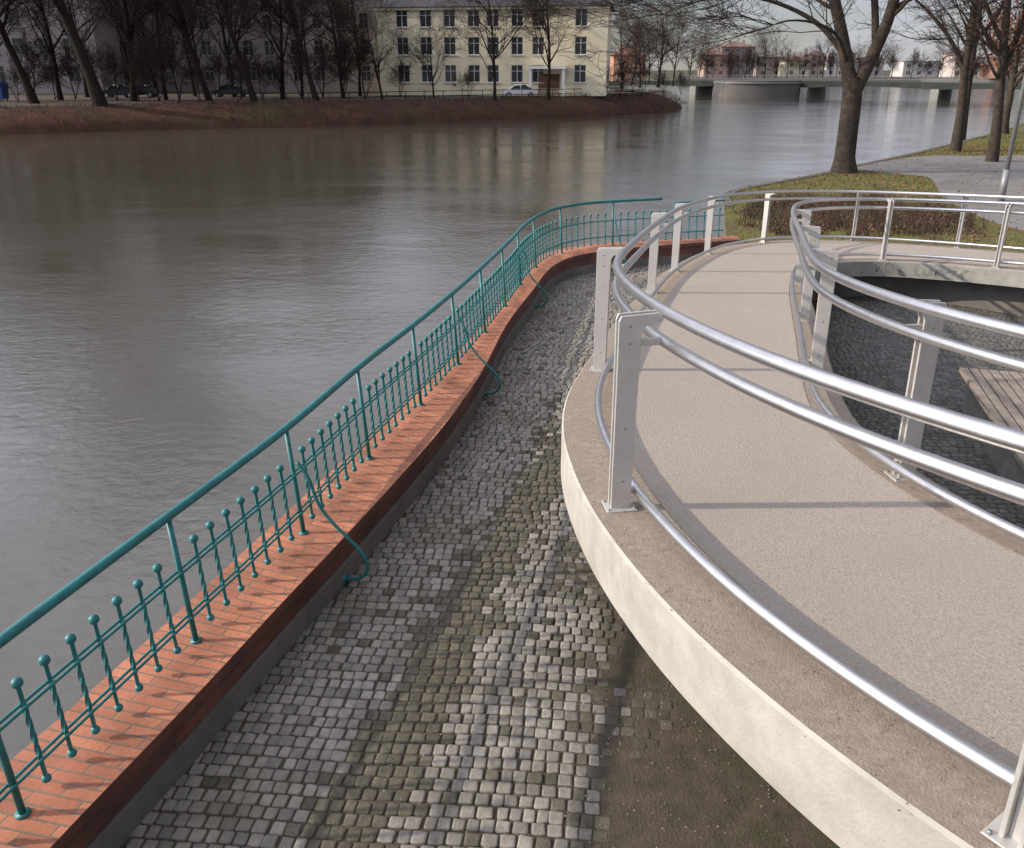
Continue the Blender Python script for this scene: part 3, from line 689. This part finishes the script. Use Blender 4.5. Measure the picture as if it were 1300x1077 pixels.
for _ in range(12000):
    p=R.choice(S2)
    q=p+Vector((R.uniform(-1,1),R.uniform(-1,1)))
    d_=R.uniform(.4,6.5); t=Vector((-.42,.9)); X,Y=q.x+t.x*d_,q.y+t.y*d_
    z=-1.3+min(d_,5)*.35; h=R.uniform(.1,.45)*(1+.9*max(0,noise.noise(Vector((X*.15,Y*.15,0))))*2); a=R.uniform(0,6.28); lx,ly=R.gauss(0,.2),R.gauss(0,.2)
    mb.add([(X-.03*math.cos(a),Y-.03*math.sin(a),z),(X+.03*math.cos(a),Y+.03*math.sin(a),z),(X+lx,Y+ly,z+h)],[(0,1,2)])
o=mb.obj("bank_undergrowth",[M_brush]); top(o,"dry brown reeds and undergrowth along the far bank","undergrowth"); o["kind"]="stuff"

# ------------------------------------------------------------------ buildings
def window_mesh(w_,h_,cols=2,bar=.65,fm=None):
    m_=MB(); t=.07
    m_.add([(-w_/2,.10,0),(w_/2,.10,0),(w_/2,.10,h_),(-w_/2,.10,h_)],[(0,1,2,3)],1)
    for x in(-w_/2+t/2,w_/2-t/2): m_.box((x,.06,h_/2),(t,.07,h_))
    for z in(t/2,h_-t/2): m_.box((0,.06,z),(w_-2*t,.07,t))
    for i in range(1,cols): m_.box((-w_/2+w_*i/cols,.06,h_/2),(t*.9,.068,h_-2*t))
    for i in range(cols):
        ww=w_/cols-.13; m_.box((-w_/2+w_*(i+.5)/cols,.064,h_*bar),(ww,.05,.05))
    m_.box((0,-.06,-.04),(w_+.2,.26,.07))
    return m_.mesh("window",[fm or M_white,M_glass])
mat_door=mat("brown_door_wood",(.12,.05,.03),rough=.6)
def building(name,label,loc,rz,W,D,H,wm,xs_,zs_,ww,wh,roofh,cols=2,cornice=True,hip=True,roofm=None,chim=True,fm=None):
    e=empty(name,loc,label,"building",rot=(0,0,rz))
    cx=sorted(set([0,W]+[q for x in xs_ for q in(x-ww/2,x+ww/2)])); cz=sorted(set([0,H]+[q for z in zs_ for q in(z,z+wh)]))
    m_=MB()
    def inwin(x,z): return any(abs(x-a)<ww/2 for a in xs_) and any(b_<z<b_+wh for b_ in zs_)
    for i in range(len(cx)-1):
        for j in range(len(cz)-1):
            if not inwin((cx[i]+cx[i+1])/2,(cz[j]+cz[j+1])/2):
                m_.add([(cx[i],0,cz[j]),(cx[i+1],0,cz[j]),(cx[i+1],0,cz[j+1]),(cx[i],0,cz[j+1])],[(0,1,2,3)])
    for a in xs_:
        for b_ in zs_:
            l,r_,t_=a-ww/2,a+ww/2,b_+wh
            m_.add([(l,0,b_),(l,.25,b_),(l,.25,t_),(l,0,t_),(r_,0,b_),(r_,.25,b_),(r_,.25,t_),(r_,0,t_)],[(0,1,2,3),(5,4,7,6),(3,2,6,7),(1,0,4,5)])
    m_.add([(0,0,0),(W,0,0),(W,D,0),(0,D,0),(0,0,H),(W,0,H),(W,D,H),(0,D,H)],[(1,2,6,5),(2,3,7,6),(3,0,4,7)])
    link("wall",m_.mesh("wall",[wm]),e)
    m_=MB(); ov=.5; i_=min(D/2,W/2)*.95 if hip else .0
    m_.add([(-ov,-ov,H+.02),(W+ov,-ov,H+.02),(W+ov,D+ov,H+.02),(-ov,D+ov,H+.02),(i_ if hip else -ov,D/2,H+roofh),(W-i_ if hip else W+ov,D/2,H+roofh)],[(0,1,5,4),(1,2,5),(2,3,4,5),(3,0,4),(3,2,1,0)])
    ro=link("roof",m_.mesh("roof",[roofm or M_roof]),e)
    if chim:
        for x in(W*.3,W*.72):
            m_=MB(); m_.box((x,D*.45,H+roofh*.8),(.9,.7,roofh*.9)); link("chimney",m_.mesh("chimney",[wm]),ro)
    if cornice:
        m_=MB(); m_.box((W/2,-.15,H-.18),(W+.3,.28,.3)); link("cornice",m_.mesh("cornice",[wm]),e)
        m_=MB(); m_.box((W/2,-.06,.45),(W+.1,.1,.9)); link("wall_base",m_.mesh("wall_base",[wm]),e)
    wmh=window_mesh(ww,wh,cols,fm=fm)
    for a in xs_:
        for b_ in zs_: link("window",wmh,e,loc=(a,.05,b_))
    return e
cream=wallm("cream_render",(.78,.70,.50)); mauve=wallm("grey_beige_render",(.27,.24,.23)); brownw=wallm("dull_brown_render",(.16,.135,.122)); greyw=wallm("mid_grey_render",(.20,.175,.165))
cb=building("apartment_building","cream three-storey building with white windows and dark roof on the quay",(-16.8,114.0,.5),math.radians(-8),28.6,13,10.2,cream,[3.2,6.2,9.2,12.2,14.6,17.6,20.2,25.4],[1.55,4.75,7.95],1.5,2.05,4.6,cols=2)
m_=MB(); m_.box((21.6,-1.6,3.3),(4.6,3.0,.35),mat=0)
for x in(19.6,23.6): m_.box((x,-2.8,1.56),(.35,.35,3.12),mat=0)
m_.box((21.6,-.06,1.3),(2.6,.1,2.5),mat=1); link("porch",m_.mesh("porch",[M_white,mat_door]),cb)
building("apartment_building","grey beige block of flats behind the riverside trees",(-80,118,.5),.10,25,13,17,mauve,[2.5+3.2*i for i in range(7)],[1.5,4.9,8.3,11.7],1.5,2.0,4,fm=M_dframe)
building("apartment_building","dull brown block of flats behind the riverside trees",(-58,130,.5),.02,27,13,16,brownw,[2.2+3.0*i for i in range(8)],[1.5,4.9,8.3,11.3],1.4,2.0,4,fm=M_dframe)
building("apartment_building","grey house between the trees behind the quay",(-32,126,.5),0,13,12,13,greyw,[2+3.2*i for i in range(4)],[1.5,4.9,8.3],1.3,2.0,4,fm=M_dframe)
def block(px0,px1,Y,vtop,c,label,roofc=None,rh=2.2):
    x0,x1=px2x(px0,Y),px2x(px1,Y); H=3.1+(88-vtop)/1070*1.12*Y if vtop<88 else 3
    W=x1-x0; nc=max(2,int(W/4))
    building("distant_building",label,(x0,Y,.5),0,W,12,H,wallm("render_far",c),[W*(i+.5)/nc for i in range(nc)],[.9+3.0*i for i in range(9) if .9+3*i+1.8<H],1.7,1.5,rh,cornice=False,hip=True,roofm=wallm("roof_far",roofc or (.2,.12,.10)),chim=rh>2)
block(764,800,230,74,(.45,.24,.15),"orange rendered house across the water",(.25,.12,.09))
block(866,892,375,74,(.33,.22,.18),"reddish house on the distant shore")
block(884,922,385,66,(.30,.23,.21),"brown house on the distant shore")
block(925,955,400,76,(.36,.31,.28),"grey brown building on the distant shore",(.2,.17,.16),1)
block(958,985,390,80,(.50,.46,.34),"yellowish low building on the distant shore")
block(985,1004,395,75,(.46,.36,.33),"pinkish building on the distant shore")
block(1004,1036,392,72,(.52,.50,.48),"pale apartment block on the distant shore",(.35,.35,.35),.6)
block(1040,1068,400,77,(.46,.42,.40),"beige apartment block on the distant shore",(.3,.2,.18),1)
block(1090,1140,375,80,(.50,.48,.46),"pale low apartment block beyond the bridge",(.35,.35,.35),.8)
block(1148,1166,350,72,(.52,.45,.42),"pink and white apartment block beyond the bridge",None,1)
block(1166,1192,345,76,(.54,.50,.46),"pale apartment block beyond the bridge",(.3,.25,.25),.8)
block(1196,1216,320,84,(.33,.17,.12),"brick building at the end of the bridge")

# ------------------------------------------------------------------ bridge
br=empty("road_bridge",(62,180,-1.6),"low grey road bridge with railing crossing the river","bridge")
A=Vector((20,206)); B=Vector((96,148)); dr=(B-A).normalized(); nr=Vector((-dr.y,dr.x)); LL=(B-A).length
def bz(t): return 1.0+.35*math.sin(math.pi*t)
ns=40; mb=MB(); vs=[]
def bpnt(t,o_,z): q=A+dr*(LL*t)+nr*o_; return (q.x,q.y,z)
for i in range(ns+1):
    t=i/ns; arch=.7*abs(math.sin(math.pi*t*4))
    vs+=[bpnt(t,0,bz(t)),bpnt(t,10,bz(t)),bpnt(t,10,bz(t)-1.2+arch*.6),bpnt(t,0,bz(t)-1.2+arch*.6)]
mb.add(vs,[(4*i+k,4*i+4+k,4*i+4+(k+1)%4,4*i+(k+1)%4) for i in range(ns) for k in range(4)])
child(mb,"deck",[mat("bridge_concrete",(.050,.056,.050),(.036,.040,.036),scale=.6,rough=1,spec=.1)],br)
for k in range(1,4):
    mb=MB(); q=A+dr*(LL*k/4)+nr*5; mb.box((q.x,q.y,-1.4),(1.4,11.5,3.2),math.atan2(dr.y,dr.x)); child(mb,"pier",[M_conc],br)
mb=MB()
for i in range(ns*2+1): 
    t=i/(ns*2); mb.tube([bpnt(t,.2,bz(t)),bpnt(t,.2,bz(t)+1.0)],.04,4)
for h in(.5,1.0): mb.tube([bpnt(i/ns,.2,bz(i/ns)+h) for i in range(ns+1)],.04,4)
child(mb,"parapet_railing",[M_dframe],br)
mb=MB(); pts=[]
for k in range(33):
    a=math.pi+math.pi*k/32; pts.append((50.2+7.6*math.cos(a),179+4*math.sin(a)))
pts+=[(57.8,190),(42.6,190)]
nP=len(pts)
for z0,z1,gr,mi in((-3,.95,0,0),(.95,1.2,.2,1),(1.2,1.5,-.2,0)):
    def gp_(p,g): return (50.2+(p[0]-50.2)*(1+g/9),183+(p[1]-183)*(1+g/6))
    v_=[(*gp_(p,gr),z0) for p in pts]+[(*gp_(p,gr),z1) for p in pts]
    mb.add(v_,[(i,(i+1)%nP,(i+1)%nP+nP,i+nP) for i in range(nP)]+[tuple(range(nP,2*nP)),tuple(range(nP))[::-1]],mi)
child(mb,"abutment",[wallm("abutment_stone",(.11,.10,.095)),wallm("abutment_band",(.22,.21,.20))],br)

# ------------------------------------------------------------------ vehicles
def car_meshes(paint):
    m_=MB(); W=1.7
    prof=[(-2.05,.32),(-2.1,.62),(-2.0,.85),(-1.1,.93),(1.55,.93),(2.05,.86),(2.1,.5),(2.0,.3)]
    m_.prism(prof,-W/2,W/2); b_=m_
    g=MB(); cab=[(-1.25,.925),(-.55,1.38),(.75,1.42),(1.55,.925)]
    vs=[]
    for y_,ins in((-W/2+.04,1),(W/2-.04,-1)):
        for k,(x,z) in enumerate(cab): vs.append((x,y_+(.14*ins if k in(1,2) else 0),z))
    g.add(vs,[(0,1,2,3),(7,6,5,4),(0,4,5,1),(2,6,7,3)],0); g.add([vs[1],vs[2],vs[6],vs[5]],[(0,1,2,3)],1)
    for a,c in((0,1),(2,3),(1,2)):
        for s_ in(0,4): g.tube([vs[a+s_],vs[c+s_]],.045,5,1)
    for s_ in(0,4):
        p0,p1=Vector(vs[0+s_]).lerp(Vector(vs[3+s_]),.5),Vector(vs[1+s_]).lerp(Vector(vs[2+s_]),.45); g.tube([p0,p1],.04,5,1)
    wh=MB(); wh.tube([(0,-.1,0),(0,.1,0)],.31,18,0,False); wh.tube([(0,-.106,0),(0,.106,0)],.19,12,1,False)
    return b_.mesh("body",[paint]),g.mesh("cabin",[M_glass,paint]),wh.mesh("wheel",[mat("tyre",(.02,.02,.02)),M_galv])
def car(cm,loc,rz,label):
    e=empty("parked_car",loc,label,"car","cars parked on the far quay",rot=(0,0,rz)); link("body",cm[0],e,bevel=.06); link("cabin",cm[1],e)
    for x in(-1.3,1.3):
        for y_ in(-.78,.78): link("wheel",cm[2],e,loc=(x,y_,.31))
cw=car_meshes(mat("car_white",(.72,.72,.71),rough=.3)); cbk=car_meshes(mat("car_dark",(.02,.022,.03),rough=.25)); cg=car_meshes(mat("car_grey",(.22,.22,.23),rough=.3))
car(cw,(.9,106.5,.46),.05,"white parked hatchback in front of the cream building")
for px,Y,cm,lb in((8,98,cg,"grey car parked behind the trees"),(205,104,cbk,"dark car parked behind the trees"),(228,106,cbk,"dark car parked behind the trees"),(330,107,cbk,"dark car parked behind the trees")):
    car(cm,(px2x(px,Y),Y,.46),.1,lb)
for px in(48,66):
    e=empty("waste_container",(px2x(px,95),95,.46),"blue wheeled waste container on the far quay","waste container","blue containers on the far quay"); e.scale=(1.2,1.2,1.2)
    m_=MB(); m_.prism([(-.65,.15),(-.75,1.15),(.75,1.15),(.65,.15)],-.5,.5); link("body",m_.mesh("body",[mat("container_blue",(.02,.07,.28),rough=.5)]),e,bevel=.04)
    m_=MB(); m_.tube([(-.78,0,1.16),(.78,0,1.16)],.5,14); link("lid",m_.mesh("lid",[mat("lid_blue",(.02,.06,.22),rough=.5)]),e)
    for x in(-.5,.5):
        for y_ in(-.4,.4):
            m_=MB(); m_.tube([(x-.04,y_,.08),(x+.04,y_,.08)],.08,10); link("wheel",m_.mesh("wheel",[M_bolt]),e)
# far quay railing
qr=empty("quay_fence",(-10,96,.5),"low dark railing along the far quay","fence")
Q=[q for q in offs(S,-5.4) if -30<q.x<20 and q.y<125]
for i in range(0,len(Q),2):
    mb=MB(); mb.tube([(Q[i].x,Q[i].y,.35),(Q[i].x,Q[i].y,1.35)],.04,4); child(mb,"post",[M_barkd],qr)
for z in(.85,1.35):
    mb=MB(); mb.tube([(q.x,q.y,z) for q in Q],.035,4); child(mb,"rail",[M_barkd],qr)
